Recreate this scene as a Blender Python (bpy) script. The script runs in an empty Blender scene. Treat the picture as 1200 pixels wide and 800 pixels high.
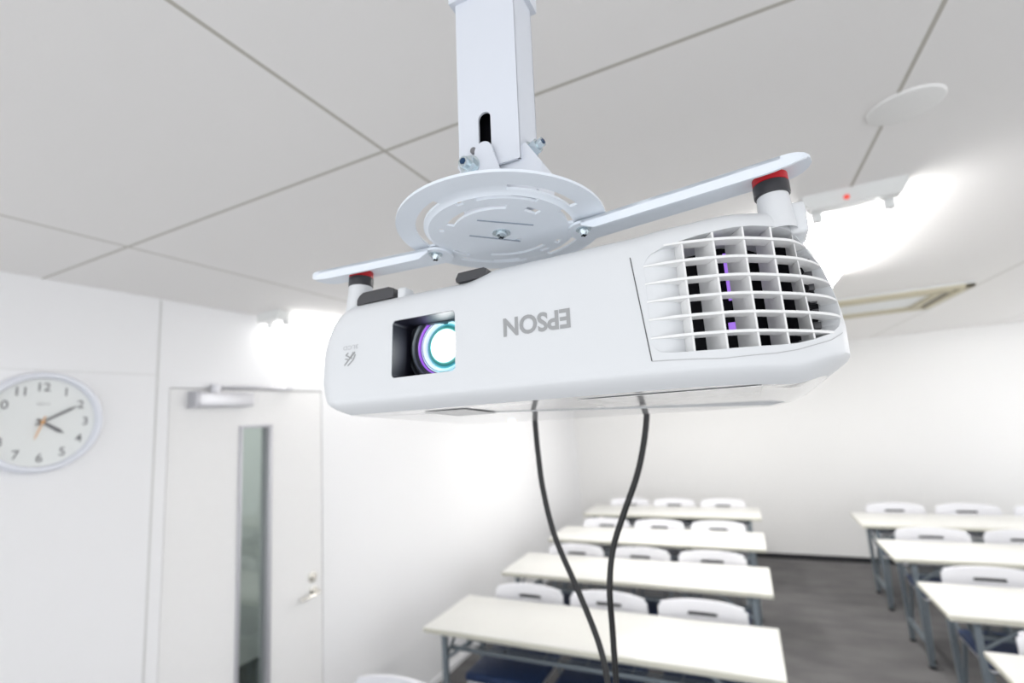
import bpy, bmesh, math, random
from mathutils import Vector, Matrix
random.seed(7)
C = bpy.context.scene.collection
PI = math.pi
CZ = 1.83                       # eye height above the floor
CEIL = 2.43
XL, XR, YB, YF = -2.2, 3.7, 6.6, -.9

# ------------------------------------------------------------------ materials
def mat(name, col, rough=.5, metal=0., spec=.5, emit=None, estr=0., coat=0., noise=None, bump=0., bscale=60.):
    m = bpy.data.materials.new(name); m.use_nodes = True
    nt = m.node_tree; b = nt.nodes['Principled BSDF']
    b.inputs['Base Color'].default_value = (*col, 1)
    b.inputs['Roughness'].default_value = rough
    b.inputs['Metallic'].default_value = metal
    b.inputs['Specular IOR Level'].default_value = spec
    b.inputs['Coat Weight'].default_value = coat
    b.inputs['Coat Roughness'].default_value = .08
    if emit:
        b.inputs['Emission Color'].default_value = (*emit, 1)
        b.inputs['Emission Strength'].default_value = estr
    if noise or bump:
        tc = nt.nodes.new('ShaderNodeTexCoord'); n = nt.nodes.new('ShaderNodeTexNoise')
        n.inputs['Scale'].default_value = bscale; n.inputs['Detail'].default_value = 4
        nt.links.new(tc.outputs['Object'], n.inputs['Vector'])
        if noise:
            r = nt.nodes.new('ShaderNodeValToRGB')
            r.color_ramp.elements[0].position = .3; r.color_ramp.elements[1].position = .7
            r.color_ramp.elements[0].color = (*[c*(1-noise) for c in col], 1)
            r.color_ramp.elements[1].color = (*[min(1, c*(1+noise)) for c in col], 1)
            nt.links.new(n.outputs['Fac'], r.inputs['Fac']); nt.links.new(r.outputs['Color'], b.inputs['Base Color'])
        if bump:
            bp = nt.nodes.new('ShaderNodeBump'); bp.inputs['Strength'].default_value = bump; bp.inputs['Distance'].default_value = .002
            nt.links.new(n.outputs['Fac'], bp.inputs['Height']); nt.links.new(bp.outputs['Normal'], b.inputs['Normal'])
    return m

M = {}
M['wall'] = mat('wall_paint', (.88, .88, .89), .6, bump=.05, bscale=180, noise=.006)
M['wall_back'] = mat('back_wall_paint', (.88, .875, .865), .6, bump=.05, bscale=180, noise=.006)
M['base'] = mat('black_skirting', (.015, .016, .02), .5)
M['seam'] = mat('panel_seam', (.66, .66, .65), .6)
M['door'] = mat('door_paint', (.86, .855, .85), .5, noise=.005, bscale=30)
M['door_steel'] = mat('door_steel', (.6, .6, .63), .35, .7)
M['silver'] = mat('silver_painted', (.66, .66, .69), .35, .4)
M['chrome'] = mat('satin_chrome', (.75, .73, .68), .22, 1.)
M['grey_frame'] = mat('grey_frame', (.5, .5, .53), .4, .3)
M['corridor'] = mat('corridor_paint', (.44, .47, .45), .7, noise=.03, bscale=5)
M['corridor_floor'] = mat('corridor_floor', (.015, .02, .02), .6, noise=.1, bscale=8)
M['light_white'] = mat('enamel_white', (.82, .83, .82), .4, noise=.004)
M['tube'] = mat('lit_tube', (1, 1, 1), .4, emit=(1, .985, .97), estr=17)
M['tube_soft'] = mat('lit_tube_soft', (1, 1, 1), .4, emit=(1, .985, .97), estr=4.2)
M['red_led'] = mat('red_pilot', (.8, .1, .08), .3, emit=(1, .12, .08), estr=.2)
M['beige'] = mat('beige_plastic', (.60, .55, .40), .5, noise=.01)
M['dark_slot'] = mat('dark_slot', (.12, .11, .09), .6)
M['ceil_cover'] = mat('ceiling_cover', (.87, .865, .85), .6, noise=.004)
M['table'] = mat('cream_laminate', (.76, .755, .72), .35, noise=.006, bscale=14)
M['table_edge'] = mat('cream_edge', (.72, .71, .61), .4, noise=.006, bscale=14)
M['steel'] = mat('grey_blue_steel', (.23, .27, .30), .4, .4)
M['chair_white'] = mat('white_shell', (.86, .86, .90), .35, noise=.004, bscale=20)
M['navy'] = mat('navy_vinyl', (.012, .035, .11), .5, noise=.15, bscale=40)
M['clock_ring'] = mat('clock_ring', (.78, .80, .86), .3, noise=.004)
M['clock_face'] = mat('clock_face', (.80, .82, .81), .5, noise=.004)
M['ink'] = mat('dark_ink', (.17, .17, .18), .5)
M['ink_soft'] = mat('grey_ink', (.30, .30, .31), .5)
M['orange'] = mat('orange_hand', (.75, .42, .18), .4)
# projector
M['pj'] = mat('projector_white', (.70, .715, .73), .38, spec=.4, noise=.003, bscale=40)
M['pj_top'] = mat('projector_gloss', (.78, .78, .78), .10, spec=.6, coat=.4, noise=.003, bscale=40)
M['grille'] = mat('grille_white', (.84, .84, .835), .45, noise=.003, bscale=40)
M['black'] = mat('matte_black', (.002, .002, .004), .6, spec=.15)
M['gloss_black'] = mat('gloss_black', (.008, .008, .016), .42)
M['barrel'] = mat('barrel_black', (.035, .04, .05), .28)
M['lever'] = mat('lever_grey', (.055, .055, .06), .4)
M['logo'] = mat('logo_grey', (.34, .345, .35), .4)
M['logo_soft'] = mat('logo_light_grey', (.50, .51, .52), .4)
M['groove'] = mat('groove_grey', (.09, .09, .095), .6)
M['groove_soft'] = mat('groove_soft', (.45, .45, .46), .6)
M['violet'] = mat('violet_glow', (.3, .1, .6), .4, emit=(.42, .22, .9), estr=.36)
M['violet_ring'] = mat('violet_ring', (.1, .02, .2), .2, emit=(.40, .12, .9), estr=.4)  # lens reflection painted as a violet glow
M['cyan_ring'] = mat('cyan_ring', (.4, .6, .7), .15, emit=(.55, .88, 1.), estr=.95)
M['teal_ring'] = mat('teal_ring', (.02, .2, .2), .15, emit=(.02, .35, .28), estr=.5)  # lens reflection painted as a teal glow
M['blue_led'] = mat('blue_led', (.3, .4, 1.), .3, emit=(.25, .4, 1.), estr=4)
M['mount'] = mat('mount_white', (.68, .71, .77), .35, spec=.5, noise=.003, bscale=40)
M['arm'] = mat('mount_white_lightened', (.78, .83, .89), .3, spec=.5, noise=.003, bscale=40)  # same paint as the mount, lightened to offset the weak light beneath
M['zinc'] = mat('zinc_bolt', (.62, .70, .74), .25, .9)
M['rubber'] = mat('black_spacer', (.035, .035, .04), .35)
M['red'] = mat('red_ring', (.55, .012, .02), .4)
M['cable'] = mat('black_cable', (.006, .006, .007), .4)

def lens_material():
    m = bpy.data.materials.new('lens_glass'); m.use_nodes = True
    nt = m.node_tree; b = nt.nodes['Principled BSDF']
    tc = nt.nodes.new('ShaderNodeTexCoord'); sep = nt.nodes.new('ShaderNodeSeparateXYZ'); cmb = nt.nodes.new('ShaderNodeCombineXYZ')
    ln = nt.nodes.new('ShaderNodeVectorMath'); ln.operation = 'LENGTH'
    mul = nt.nodes.new('ShaderNodeMath'); mul.operation = 'MULTIPLY'; mul.inputs[1].default_value = 1/.0190
    rp = nt.nodes.new('ShaderNodeValToRGB')
    nt.links.new(tc.outputs['Object'], sep.inputs[0]); nt.links.new(sep.outputs['X'], cmb.inputs['X']); nt.links.new(sep.outputs['Z'], cmb.inputs['Z'])
    nt.links.new(cmb.outputs[0], ln.inputs[0]); nt.links.new(ln.outputs['Value'], mul.inputs[0]); nt.links.new(mul.outputs[0], rp.inputs['Fac'])
    e = rp.color_ramp.elements
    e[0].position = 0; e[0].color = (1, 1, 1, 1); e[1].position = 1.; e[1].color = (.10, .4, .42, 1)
    for p, c in ((.62, (1, 1, 1, 1)), (.70, (.45, .85, .95, 1)), (.77, (.03, .20, .17, 1)), (.86, (.01, .09, .09, 1)), (.93, (.03, .2, .26, 1))):  # bands outside the lit core paint lens reflections as glow
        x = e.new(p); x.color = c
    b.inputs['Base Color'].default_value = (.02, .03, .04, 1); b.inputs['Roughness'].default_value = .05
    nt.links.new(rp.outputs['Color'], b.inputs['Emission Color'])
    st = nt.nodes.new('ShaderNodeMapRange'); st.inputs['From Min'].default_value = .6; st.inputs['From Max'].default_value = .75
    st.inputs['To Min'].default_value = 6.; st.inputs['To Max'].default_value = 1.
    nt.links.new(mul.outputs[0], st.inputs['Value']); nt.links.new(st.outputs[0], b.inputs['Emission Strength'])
    return m
M['lens'] = lens_material()
def reflection_ring():
    m = mat('reflection_glow', (.4, .6, .7), .15, emit=(1, 1, 1), estr=.42); nt = m.node_tree; b = nt.nodes['Principled BSDF']  # pale lens reflections painted as a glowing colour ramp
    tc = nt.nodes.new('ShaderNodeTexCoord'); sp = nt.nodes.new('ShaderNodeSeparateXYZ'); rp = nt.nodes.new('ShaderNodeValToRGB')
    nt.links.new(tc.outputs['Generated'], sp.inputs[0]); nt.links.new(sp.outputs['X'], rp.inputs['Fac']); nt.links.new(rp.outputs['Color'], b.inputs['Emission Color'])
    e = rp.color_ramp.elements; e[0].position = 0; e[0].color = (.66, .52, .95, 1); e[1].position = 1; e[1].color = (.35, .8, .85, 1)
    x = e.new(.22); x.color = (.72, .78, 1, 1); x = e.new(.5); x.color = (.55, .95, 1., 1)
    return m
M['cyan_ring'] = reflection_ring()

def ceiling_material():
    m = mat('ceiling_board', (.895, .88, .865), .75, bump=.08, bscale=220)
    nt = m.node_tree; b = nt.nodes['Principled BSDF']
    tc = nt.nodes.new('ShaderNodeTexCoord'); sp = nt.nodes.new('ShaderNodeSeparateXYZ')
    nt.links.new(tc.outputs['Object'], sp.inputs[0])
    masks = []
    for ax, off, pitch in (('X', -.645, 1.012), ('Y', .782, 30.)):
        a = nt.nodes.new('ShaderNodeMath'); a.operation = 'SUBTRACT'; a.inputs[1].default_value = off - pitch/2
        d = nt.nodes.new('ShaderNodeMath'); d.operation = 'DIVIDE'; d.inputs[1].default_value = pitch
        f = nt.nodes.new('ShaderNodeMath'); f.operation = 'FRACT'
        s = nt.nodes.new('ShaderNodeMath'); s.operation = 'SUBTRACT'; s.inputs[1].default_value = .5
        ab = nt.nodes.new('ShaderNodeMath'); ab.operation = 'ABSOLUTE'
        lt = nt.nodes.new('ShaderNodeMath'); lt.operation = 'LESS_THAN'; lt.inputs[1].default_value = .0042/pitch
        nt.links.new(sp.outputs[ax], a.inputs[0]); nt.links.new(a.outputs[0], d.inputs[0]); nt.links.new(d.outputs[0], f.inputs[0])
        nt.links.new(f.outputs[0], s.inputs[0]); nt.links.new(s.outputs[0], ab.inputs[0]); nt.links.new(ab.outputs[0], lt.inputs[0]); masks.append(lt)
    mx = nt.nodes.new('ShaderNodeMath'); mx.operation = 'MAXIMUM'
    nt.links.new(masks[0].outputs[0], mx.inputs[0]); nt.links.new(masks[1].outputs[0], mx.inputs[1])
    mix = nt.nodes.new('ShaderNodeMix'); mix.data_type = 'RGBA'
    mix.inputs[6].default_value = (.895, .88, .865, 1); mix.inputs[7].default_value = (.52, .50, .45, 1)
    nt.links.new(mx.outputs[0], mix.inputs[0]); nt.links.new(mix.outputs[2], b.inputs['Base Color'])
    return m
M['ceiling'] = ceiling_material()

def carpet_material():
    m = mat('grey_carpet', (.155, .15, .15), .95, spec=.1, bump=.5, bscale=500)
    nt = m.node_tree; b = nt.nodes['Principled BSDF']
    tc = nt.nodes.new('ShaderNodeTexCoord'); mp = nt.nodes.new('ShaderNodeMapping'); mp.inputs['Scale'].default_value = (1.6, 4, 1)
    n = nt.nodes.new('ShaderNodeTexNoise'); n.inputs['Scale'].default_value = 1.6; n.inputs['Detail'].default_value = 6
    r = nt.nodes.new('ShaderNodeValToRGB'); r.color_ramp.elements[0].position = .3; r.color_ramp.elements[1].position = .7
    r.color_ramp.elements[0].color = (.125, .122, .124, 1); r.color_ramp.elements[1].color = (.18, .176, .176, 1)
    nt.links.new(tc.outputs['Object'], mp.inputs['Vector']); nt.links.new(mp.outputs[0], n.inputs['Vector'])
    nt.links.new(n.outputs['Fac'], r.inputs['Fac']); nt.links.new(r.outputs['Color'], b.inputs['Base Color'])
    return m
M['carpet'] = carpet_material()

def glass_material():
    m = bpy.data.materials.new('tinted_pane'); m.use_nodes = True
    nt = m.node_tree; nt.nodes.remove(nt.nodes['Principled BSDF']); out = nt.nodes['Material Output']
    t = nt.nodes.new('ShaderNodeBsdfTransparent'); t.inputs['Color'].default_value = (.88, .91, .89, 1)
    g = nt.nodes.new('ShaderNodeBsdfGlossy'); g.inputs['Roughness'].default_value = .05; g.inputs['Color'].default_value = (.9, .95, .92, 1)
    fr = nt.nodes.new('ShaderNodeFresnel'); fr.inputs['IOR'].default_value = 1.45
    mx = nt.nodes.new('ShaderNodeMixShader')
    nt.links.new(fr.outputs[0], mx.inputs['Fac']); nt.links.new(t.outputs[0], mx.inputs[1]); nt.links.new(g.outputs[0], mx.inputs[2])
    nt.links.new(mx.outputs[0], out.inputs['Surface'])
    return m
M['pane'] = glass_material()

# ------------------------------------------------------------------ builders
def B(): return bmesh.new()
def quad(bm, vs): 
    try: return bm.faces.new(vs)
    except ValueError: return None
def box(bm, lo, hi, bev=0., seg=2):
    n0 = len(bm.verts)
    x0, y0, z0 = lo; x1, y1, z1 = hi
    v = [bm.verts.new(p) for p in ((x0,y0,z0),(x1,y0,z0),(x1,y1,z0),(x0,y1,z0),(x0,y0,z1),(x1,y0,z1),(x1,y1,z1),(x0,y1,z1))]
    fs = [bm.faces.new([v[i] for i in q]) for q in ((3,2,1,0),(4,5,6,7),(0,1,5,4),(1,2,6,5),(2,3,7,6),(3,0,4,7))]
    if bev > 0:
        es = set(e for f in fs for e in f.edges)
        bmesh.ops.bevel(bm, geom=list(es), offset=bev, segments=seg, affect='EDGES', profile=.5)
    return bm
def tube(bm, pts, r, seg=10, cap=True, rs=None):
    pts = [Vector(p) for p in pts]; rings = []; prev = None
    for i, p in enumerate(pts):
        a = pts[max(i-1, 0)]; b = pts[min(i+1, len(pts)-1)]; t = (b-a).normalized()
        if prev is None:
            u = t.orthogonal().normalized()
        else:
            u = (prev - t*prev.dot(t)).normalized()
        prev = u; w = t.cross(u); rr = rs[i] if rs else r
        rings.append([bm.verts.new(p + (u*math.cos(k*2*PI/seg) + w*math.sin(k*2*PI/seg))*rr) for k in range(seg)])
    for i in range(len(rings)-1):
        for k in range(seg): quad(bm, (rings[i][k], rings[i][(k+1) % seg], rings[i+1][(k+1) % seg], rings[i+1][k]))
    if cap: quad(bm, rings[0][::-1]); quad(bm, rings[-1])
    return bm
def cyl(bm, a, b, r, seg=24, r2=None): return tube(bm, [a, b], r, seg, True, [r, r if r2 is None else r2])
def lathe(bm, prof, c, axis='Z', seg=48, closed=False):
    """prof: list of (radius, height along the axis)"""
    c = Vector(c); rings = []
    for r, h in prof:
        if r < 1e-7:
            d = {'Z': Vector((0,0,h)), 'Y': Vector((0,h,0)), 'X': Vector((h,0,0))}[axis]; rings.append([bm.verts.new(c+d)]); continue
        ring = []
        for k in range(seg):
            a = 2*PI*k/seg; s, t = math.cos(a)*r, math.sin(a)*r
            d = {'Z': Vector((s,t,h)), 'Y': Vector((s,h,t)), 'X': Vector((h,s,t))}[axis]
            ring.append(bm.verts.new(c+d))
        rings.append(ring)
    pairs = list(zip(rings, rings[1:])) + ([(rings[-1], rings[0])] if closed else [])
    for A, D in pairs:
        for k in range(seg):
            k2 = (k+1) % seg
            if len(A) == 1 and len(D) > 1: quad(bm, (A[0], D[k2], D[k]))
            elif len(D) == 1 and len(A) > 1: quad(bm, (A[k], A[k2], D[0]))
            elif len(A) > 1: quad(bm, (A[k], A[k2], D[k2], D[k]))
    return bm
def prism(bm, poly, f0, f1):
    """poly of 2D points; f0/f1 map a 2D point to 3D for the two ends"""
    a = [bm.verts.new(f0(p)) for p in poly]; b = [bm.verts.new(f1(p)) for p in poly]
    n = len(poly); quad(bm, a[::-1]); quad(bm, b)
    for i in range(n): quad(bm, (a[i], a[(i+1) % n], b[(i+1) % n], b[i]))
    return bm
def rrect(x0, z0, x1, z1, r, n=6):
    out = []
    for cx, cz, a0 in ((x1-r, z1-r, 0), (x0+r, z1-r, 90), (x0+r, z0+r, 180), (x1-r, z0+r, 270)):
        for k in range(n+1):
            a = math.radians(a0 + 90*k/n); out.append((cx+r*math.cos(a), cz+r*math.sin(a)))
    return out
def mesh(name, bm, smooth=35):
    bmesh.ops.recalc_face_normals(bm, faces=bm.faces)
    me = bpy.data.meshes.new(name); bm.to_mesh(me); bm.free()
    if smooth:
        me.shade_smooth(); me.set_sharp_from_angle(angle=math.radians(smooth))
    return me
def obj(name, bm, m, parent=None, smooth=35, label=None, xf=None):
    if xf is not None: bmesh.ops.transform(bm, matrix=xf, verts=bm.verts)
    me = mesh(name, bm, smooth) if isinstance(bm, bmesh.types.BMesh) else bm
    me.materials.clear(); me.materials.append(m)
    o = bpy.data.objects.new(name, me); C.objects.link(o)
    if parent is not None: o.parent = parent
    if label: o['label'] = label
    return o
def tag(o, label, cat, group=None, kind=None):
    o['label'] = label; o['category'] = cat
    if group: o['group'] = group
    if kind: o['kind'] = kind
    return o
def thing(name, label, cat, loc=(0,0,0), rz=0., group=None):
    o = bpy.data.objects.new(name, None); C.objects.link(o); o.location = loc; o.rotation_euler = (0, 0, rz)
    o.empty_display_size = .05
    return tag(o, label, cat, group)
def struct(name, bm, m, smooth=35, parent=None):
    o = obj(name, bm, m, parent, smooth)
    if parent is None: o['kind'] = 'structure'
    return o
def dup(o, loc, label, rz=None):
    r = o.copy(); C.objects.link(r); r.location = loc; r['label'] = label
    if rz is not None: r.rotation_euler = (0, 0, rz)
    for ch in list(o.children):
        c = ch.copy(); C.objects.link(c); c.parent = r
        for g in list(ch.children):
            d = g.copy(); C.objects.link(d); d.parent = c
    return r
def text_bm(s, width=None, height=None, fit=True, bold=0.):
    """flat lettering centred at the origin in u, v; returned as a bmesh in the XY plane"""
    cu = bpy.data.curves.new('t', 'FONT'); cu.body = s; cu.size = 1.; cu.offset = bold; cu.resolution_u = 4
    o = bpy.data.objects.new('t', cu); C.objects.link(o)
    dg = bpy.context.evaluated_depsgraph_get(); me = bpy.data.meshes.new_from_object(o.evaluated_get(dg))
    bpy.data.objects.remove(o); bpy.data.curves.remove(cu)
    bm = B(); bm.from_mesh(me); bpy.data.meshes.remove(me)
    xs = [v.co.x for v in bm.verts]; ys = [v.co.y for v in bm.verts]
    cx, cy, w, h = (min(xs)+max(xs))/2, (min(ys)+max(ys))/2, max(xs)-min(xs), max(ys)-min(ys)
    sy = height/h; sx = width/w if width else sy
    for v in bm.verts: v.co = ((v.co.x-cx)*sx, (v.co.y-cy)*sy, 0)
    return bm
def merge(dst, src, f):
    vm = {v: dst.verts.new(f(v.co)) for v in src.verts}
    for fc in src.faces: quad(dst, [vm[v] for v in fc.verts])
    src.free()
def lerp_tab(tab, x):
    if x <= tab[0][0]: return tab[0][1]
    for (a, u), (b, v) in zip(tab, tab[1:]):
        if x <= b: return u + (v-u)*(x-a)/(b-a)
    return tab[-1][1]
def sstep(a, b, x):
    t = max(0., min(1., (x-a)/(b-a))); return t*t*(3-2*t)
def catmull(pts, n=10):
    out = []; P = [pts[0]] + list(pts) + [pts[-1]]; P = [Vector(p) for p in P]
    for i in range(1, len(P)-2):
        p0, p1, p2, p3 = P[i-1:i+3]
        for k in range(n):
            t = k/n; out.append(.5*((2*p1) + (p2-p0)*t + (2*p0-5*p1+4*p2-p3)*t*t + (3*p1-p0-3*p2+p3)*t**3))
    out.append(P[-1].copy()); return out

# ------------------------------------------------------------------ room shell
T = .12
struct('floor', box(B(), (XL-1.9, YF-.2, -.1), (XR+.2, YB+.2, 0)), M['carpet'], 0)
struct('ceiling', box(B(), (XL-1.9, YF-.2, CEIL), (XR+.2, YB+.2, CEIL+.1)), M['ceiling'], 0)
# left wall with the doorway cut out
DY0, DY1, DZ = 1.222, 2.050, CZ+.222
bm = B()
box(bm, (XL-T, YF, 0), (XL, DY0, CEIL)); box(bm, (XL-T, DY1, 0), (XL, YB+.1, CEIL)); box(bm, (XL-T, DY0, DZ), (XL, DY1, CEIL))
struct('wall_left', bm, M['wall'], 0)
struct('wall_back', box(B(), (XL-T, YB, 0), (XR+T, YB+T, CEIL)), M['wall_back'], 0)
struct('baseboard_back', box(B(), (XL+.001, YB-.012, 0), (XR-.001, YB, .055), .002), M['base'])
struct('baseboard_left', box(B(), (XL, DY1+.01, 0), (XL+.008, YB-.013, .05), .002), M['wall'])
# joints of the wall boards: shallow cover strips
struct('trim_1', box(B(), (XL, 1.168, .0), (XL+.002, 1.176, CEIL-.004), .001), M['seam'])
struct('trim_2', box(B(), (XL, YF+.01, CZ+.270), (XL+.0015, 1.166, CZ+.275), .0005), mat('soft_seam', (.80, .80, .80), .6))

# corridor seen through the slit of the door
bm = B(); box(bm, (XL-1.75, .3, 0), (XL-1.7, 4.4, CEIL))
struct('wall_corridor', bm, M['corridor'], 0)
struct('floor_corridor', box(B(), (XL-1.7, .3, 0), (XL-T, 4.4, .004)), M['corridor_floor'], 0)

# door leaf
d = bpy.data.objects.new('door_1', None); C.objects.link(d); d.location = (XL, DY1, 0); d['kind'] = 'structure'
dx = Matrix.Translation((-XL, -DY1, 0))
GY0, GY1, GZ1, GZ0 = 1.545, 1.722, CZ+.045, CZ-1.45
bm = B(); D0, D1 = XL-.045, XL-.004
y0, y1, zt = DY0+.004, DY1-.004, DZ-.004
box(bm, (D0, y0, .008), (D1, GY0, zt)); box(bm, (D0, GY1, .008), (D1, y1, zt)); box(bm, (D0, GY0, GZ1), (D1, GY1, zt)); box(bm, (D0, GY0, .008), (D1, GY1, GZ0))
obj('door_leaf', bm, M['door'], d, 0, xf=dx)
fr = B(); w = .02
box(fr, (D0-.004, GY0, GZ0), (D1+.010, GY0+w*.7, GZ1), .001); box(fr, (D0-.004, GY1-w, GZ0), (D1+.010, GY1, GZ1), .001)
box(fr, (D0-.004, GY0+w*.7, GZ1-w*.7), (D1+.010, GY1-w, GZ1), .001); box(fr, (D0-.004, GY0+w*.7, GZ0), (D1+.010, GY1-w, GZ0+w), .001)
f_o = obj('glazing_frame', fr, M['grey_frame'], d, xf=dx)
obj('glass_pane', box(B(), (XL-.030, GY0+w*.7, GZ0+w), (XL-.024, GY1-w, GZ1-w*.7)), M['pane'], f_o, 0, xf=dx)
# closer
bm = B(); box(bm, (D1, 1.318, CZ+.135), (D1+.055, 1.585, CZ+.200), .008, 3)
cl = obj('door_closer', bm, M['silver'], d, xf=dx)
bm = B(); box(bm, (D1, 1.30, CZ+.133), (D1+.06, 1.322, CZ+.206), .004)
obj('end_cap', bm, M['grey_frame'], cl, xf=dx)
bm = B(); cyl(bm, (D1+.03, 1.405, CZ+.199), (D1+.03, 1.405, CZ+.238), .022, 20); tube(bm, [(D1+.03, 1.405, CZ+.226), (D1+.075, 1.60, CZ+.226), (D1+.02, 1.79, CZ+.226)], .009, 8)
box(bm, (D1+.001, 1.76, CZ+.221), (D1+.03, 1.83, CZ+.236), .003)
obj('closer_arm', bm, M['silver'], cl, xf=dx)
bm = B(); lathe(bm, [(0, 0), (.026, 0), (.028, .004), (.026, .008), (.014, .010), (.014, .022), (.010, .026), (0, .026)], (D1, 1.978, CZ-.777), 'X', 24)
obj('lock_knob', bm, M['chrome'], d, xf=dx)
bm = B(); lathe(bm, [(0, 0), (.026, 0), (.026, .006), (.012, .009), (.010, .045), (0, .046)], (D1, 1.985, CZ-.850), 'X', 24)
tube(bm, [(D1+.042, 1.99, CZ-.850), (D1+.048, 1.96, CZ-.851), (D1+.048, 1.90, CZ-.856), (D1+.044, 1.870, CZ-.858)], .008, 10)
obj('lever_handle', bm, M['chrome'], d, xf=dx)
tag(d, 'white door with a narrow glass slit and a silver closer in the left wall', 'door', kind='structure')

# ------------------------------------------------------------------ wall clock
CY, CK, CR = .808, CZ+.091, .172
clk = thing('wall_clock', 'round white wall clock with black numerals on the left wall beside the door', 'clock', (XL, CY, CK))
bm = B(); lathe(bm, [(.150, .012), (.150, .024), (.156, .034), (.165, .034), (.172, .024), (.172, .0), (0., .0)], (0,0,0), 'X', 72); obj('case', bm, M['clock_ring'], clk, 50)
bm = B(); lathe(bm, [(0, .0135), (.1505, .0135), (.1505, .008), (0, .008)], (0,0,0), 'X', 72); face_o = obj('dial', bm, M['clock_face'], clk)
for h in range(1, 13):
    a = h*PI/6; bm = B(); t = text_bm(str(h), height=.029, bold=.008)
    merge(bm, t, lambda c, a=a: Vector((.0142, c.x+.121*math.sin(a), c.y+.121*math.cos(a))))
    obj('numeral', bm, M['ink'], face_o, 0)
bm = B(); merge(bm, text_bm('SEIKO', width=.034, height=.007), lambda c: Vector((.0142, c.x, c.y+.062))); obj('lettering', bm, M['ink_soft'], face_o, 0)
def hand(ang, ln, tail, w0, w1, x):
    bm = B(); s, c = math.sin(ang), math.cos(ang)
    pts = [(-tail, -w0), (ln*.75, -w1), (ln, 0), (ln*.75, w1), (-tail, w0)]
    f = lambda xx: (lambda p: Vector((xx, p[0]*s + p[1]*c, p[0]*c - p[1]*s)))
    return prism(bm, pts, f(x), f(x+.0012))
obj('hour_hand', hand(math.radians(124), .074, .018, .0035, .006, .0165), M['ink'], clk, 0)
obj('minute_hand', hand(math.radians(60), .112, .02, .003, .0048, .0185), M['ink'], clk, 0)
obj('second_hand', hand(math.radians(198), .064, .02, .002, .002, .0205), M['orange'], clk, 0)
bm = B(); lathe(bm, [(0, .0135), (.006, .0135), (.006, .023), (0, .023)], (0,0,0), 'X', 20); obj('hand_hub', bm, M['orange'], clk)

# ------------------------------------------------------------------ ceiling fittings
def make_light(label, loc, W=.26, L=1.25, pilot=True, tm='tube'):
    t = thing('ceiling_light', label, 'light', loc, group='surface mounted tube lights')
    h = W/2
    bm = B(); prism(bm, [(-h*.95, 0), (h*.95, 0), (h*.95, -.008), (h*.42, -.032), (-h*.42, -.032), (-h*.95, -.008)], lambda p: Vector((p[0], .0, p[1])), lambda p: Vector((p[0], L, p[1])))
    obj('housing', bm, M['light_white'], t, 30)
    for y in (0., L-.02):
        bm = B(); prism(bm, [(-h, 0), (h, 0), (h, -.018), (h*.86, -.046), (-h*.86, -.046), (-h, -.018)], lambda p, y=y: Vector((p[0], y-.002, p[1])), lambda p, y=y: Vector((p[0], y+.05, p[1])))
        obj('end_cap', bm, M['light_white'], t, 30)
    for s in (-1, 1):
        for y in (.05, L-.08):
            bm = B(); box(bm, (s*h*.70-.014, y, -.070), (s*h*.70+.014, y+.028, -.01), .004); obj('lamp_holder', bm, M['light_white'], t)
        bm = B(); cyl(bm, (s*h*.70, .078, -.052), (s*h*.70, L-.08, -.052), .0150, 16); obj('tube', bm, M[tm], t)
    if pilot:
        bm = B(); lathe(bm, [(0, -.005), (.007, -.004), (.008, 0), (0, .0)], (-.02, -.002, -.028), 'Y', 16); obj('pilot_lamp', bm, M['red_led'], t)
    return t
make_light('lit tube light with a red pilot lamp on the ceiling right of the projector', (.372, 1.645, CEIL))
make_light('lit tube light over the door at the top of the left wall', (-2.085, 1.60, CEIL), .16, 1.25, False, 'tube_soft')
make_light('lit tube light at the far right of the ceiling near the back wall', (2.95, 4.55, CEIL), .26, 1.25, False)

bm = B(); lathe(bm, [(0, -.007), (.060, -.007), (.066, -.005), (.068, -.002), (.068, 0), (0, 0)], (0,0,0), 'Z', 48)
o = obj('ceiling_cover', bm, M['ceil_cover']); o.location = (.393, 1.225, CEIL); tag(o, 'flat white round cover plate on the ceiling in front of the tube light', 'cover plate')

ac = thing('air_conditioner', 'ceiling cassette air conditioner with a beige slotted frame near the back wall', 'air conditioner', (.90, 4.0, CEIL))
bm = B(); box(bm, (-.40, -.40, -.018), (.40, .40, 0), .004); obj('panel', bm, M['light_white'], ac)
for k in range(4):
    bm = B(); R4 = Matrix.Rotation(k*PI/2, 4, 'Z')
    box(bm, (-.40, -.40, -.034), (.40, -.352, -.016), .003); box(bm, (-.33, -.300, -.034), (.33, -.258, -.016), .003)
    lo = obj('louver_frame', bm, M['beige'], ac, xf=R4)
    bm = B(); box(bm, (-.33, -.353, -.0215), (.33, -.299, -.0195)); obj('louver', bm, M['dark_slot'] if k != 0 else M['beige'], lo, 0, xf=R4)
bm = B()
for i in range(9): box(bm, (-.22, -.22+i*.052, -.024), (.22, -.22+i*.052+.03, -.0165), .002)
obj('intake_grille', bm, M['light_white'], ac)

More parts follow.
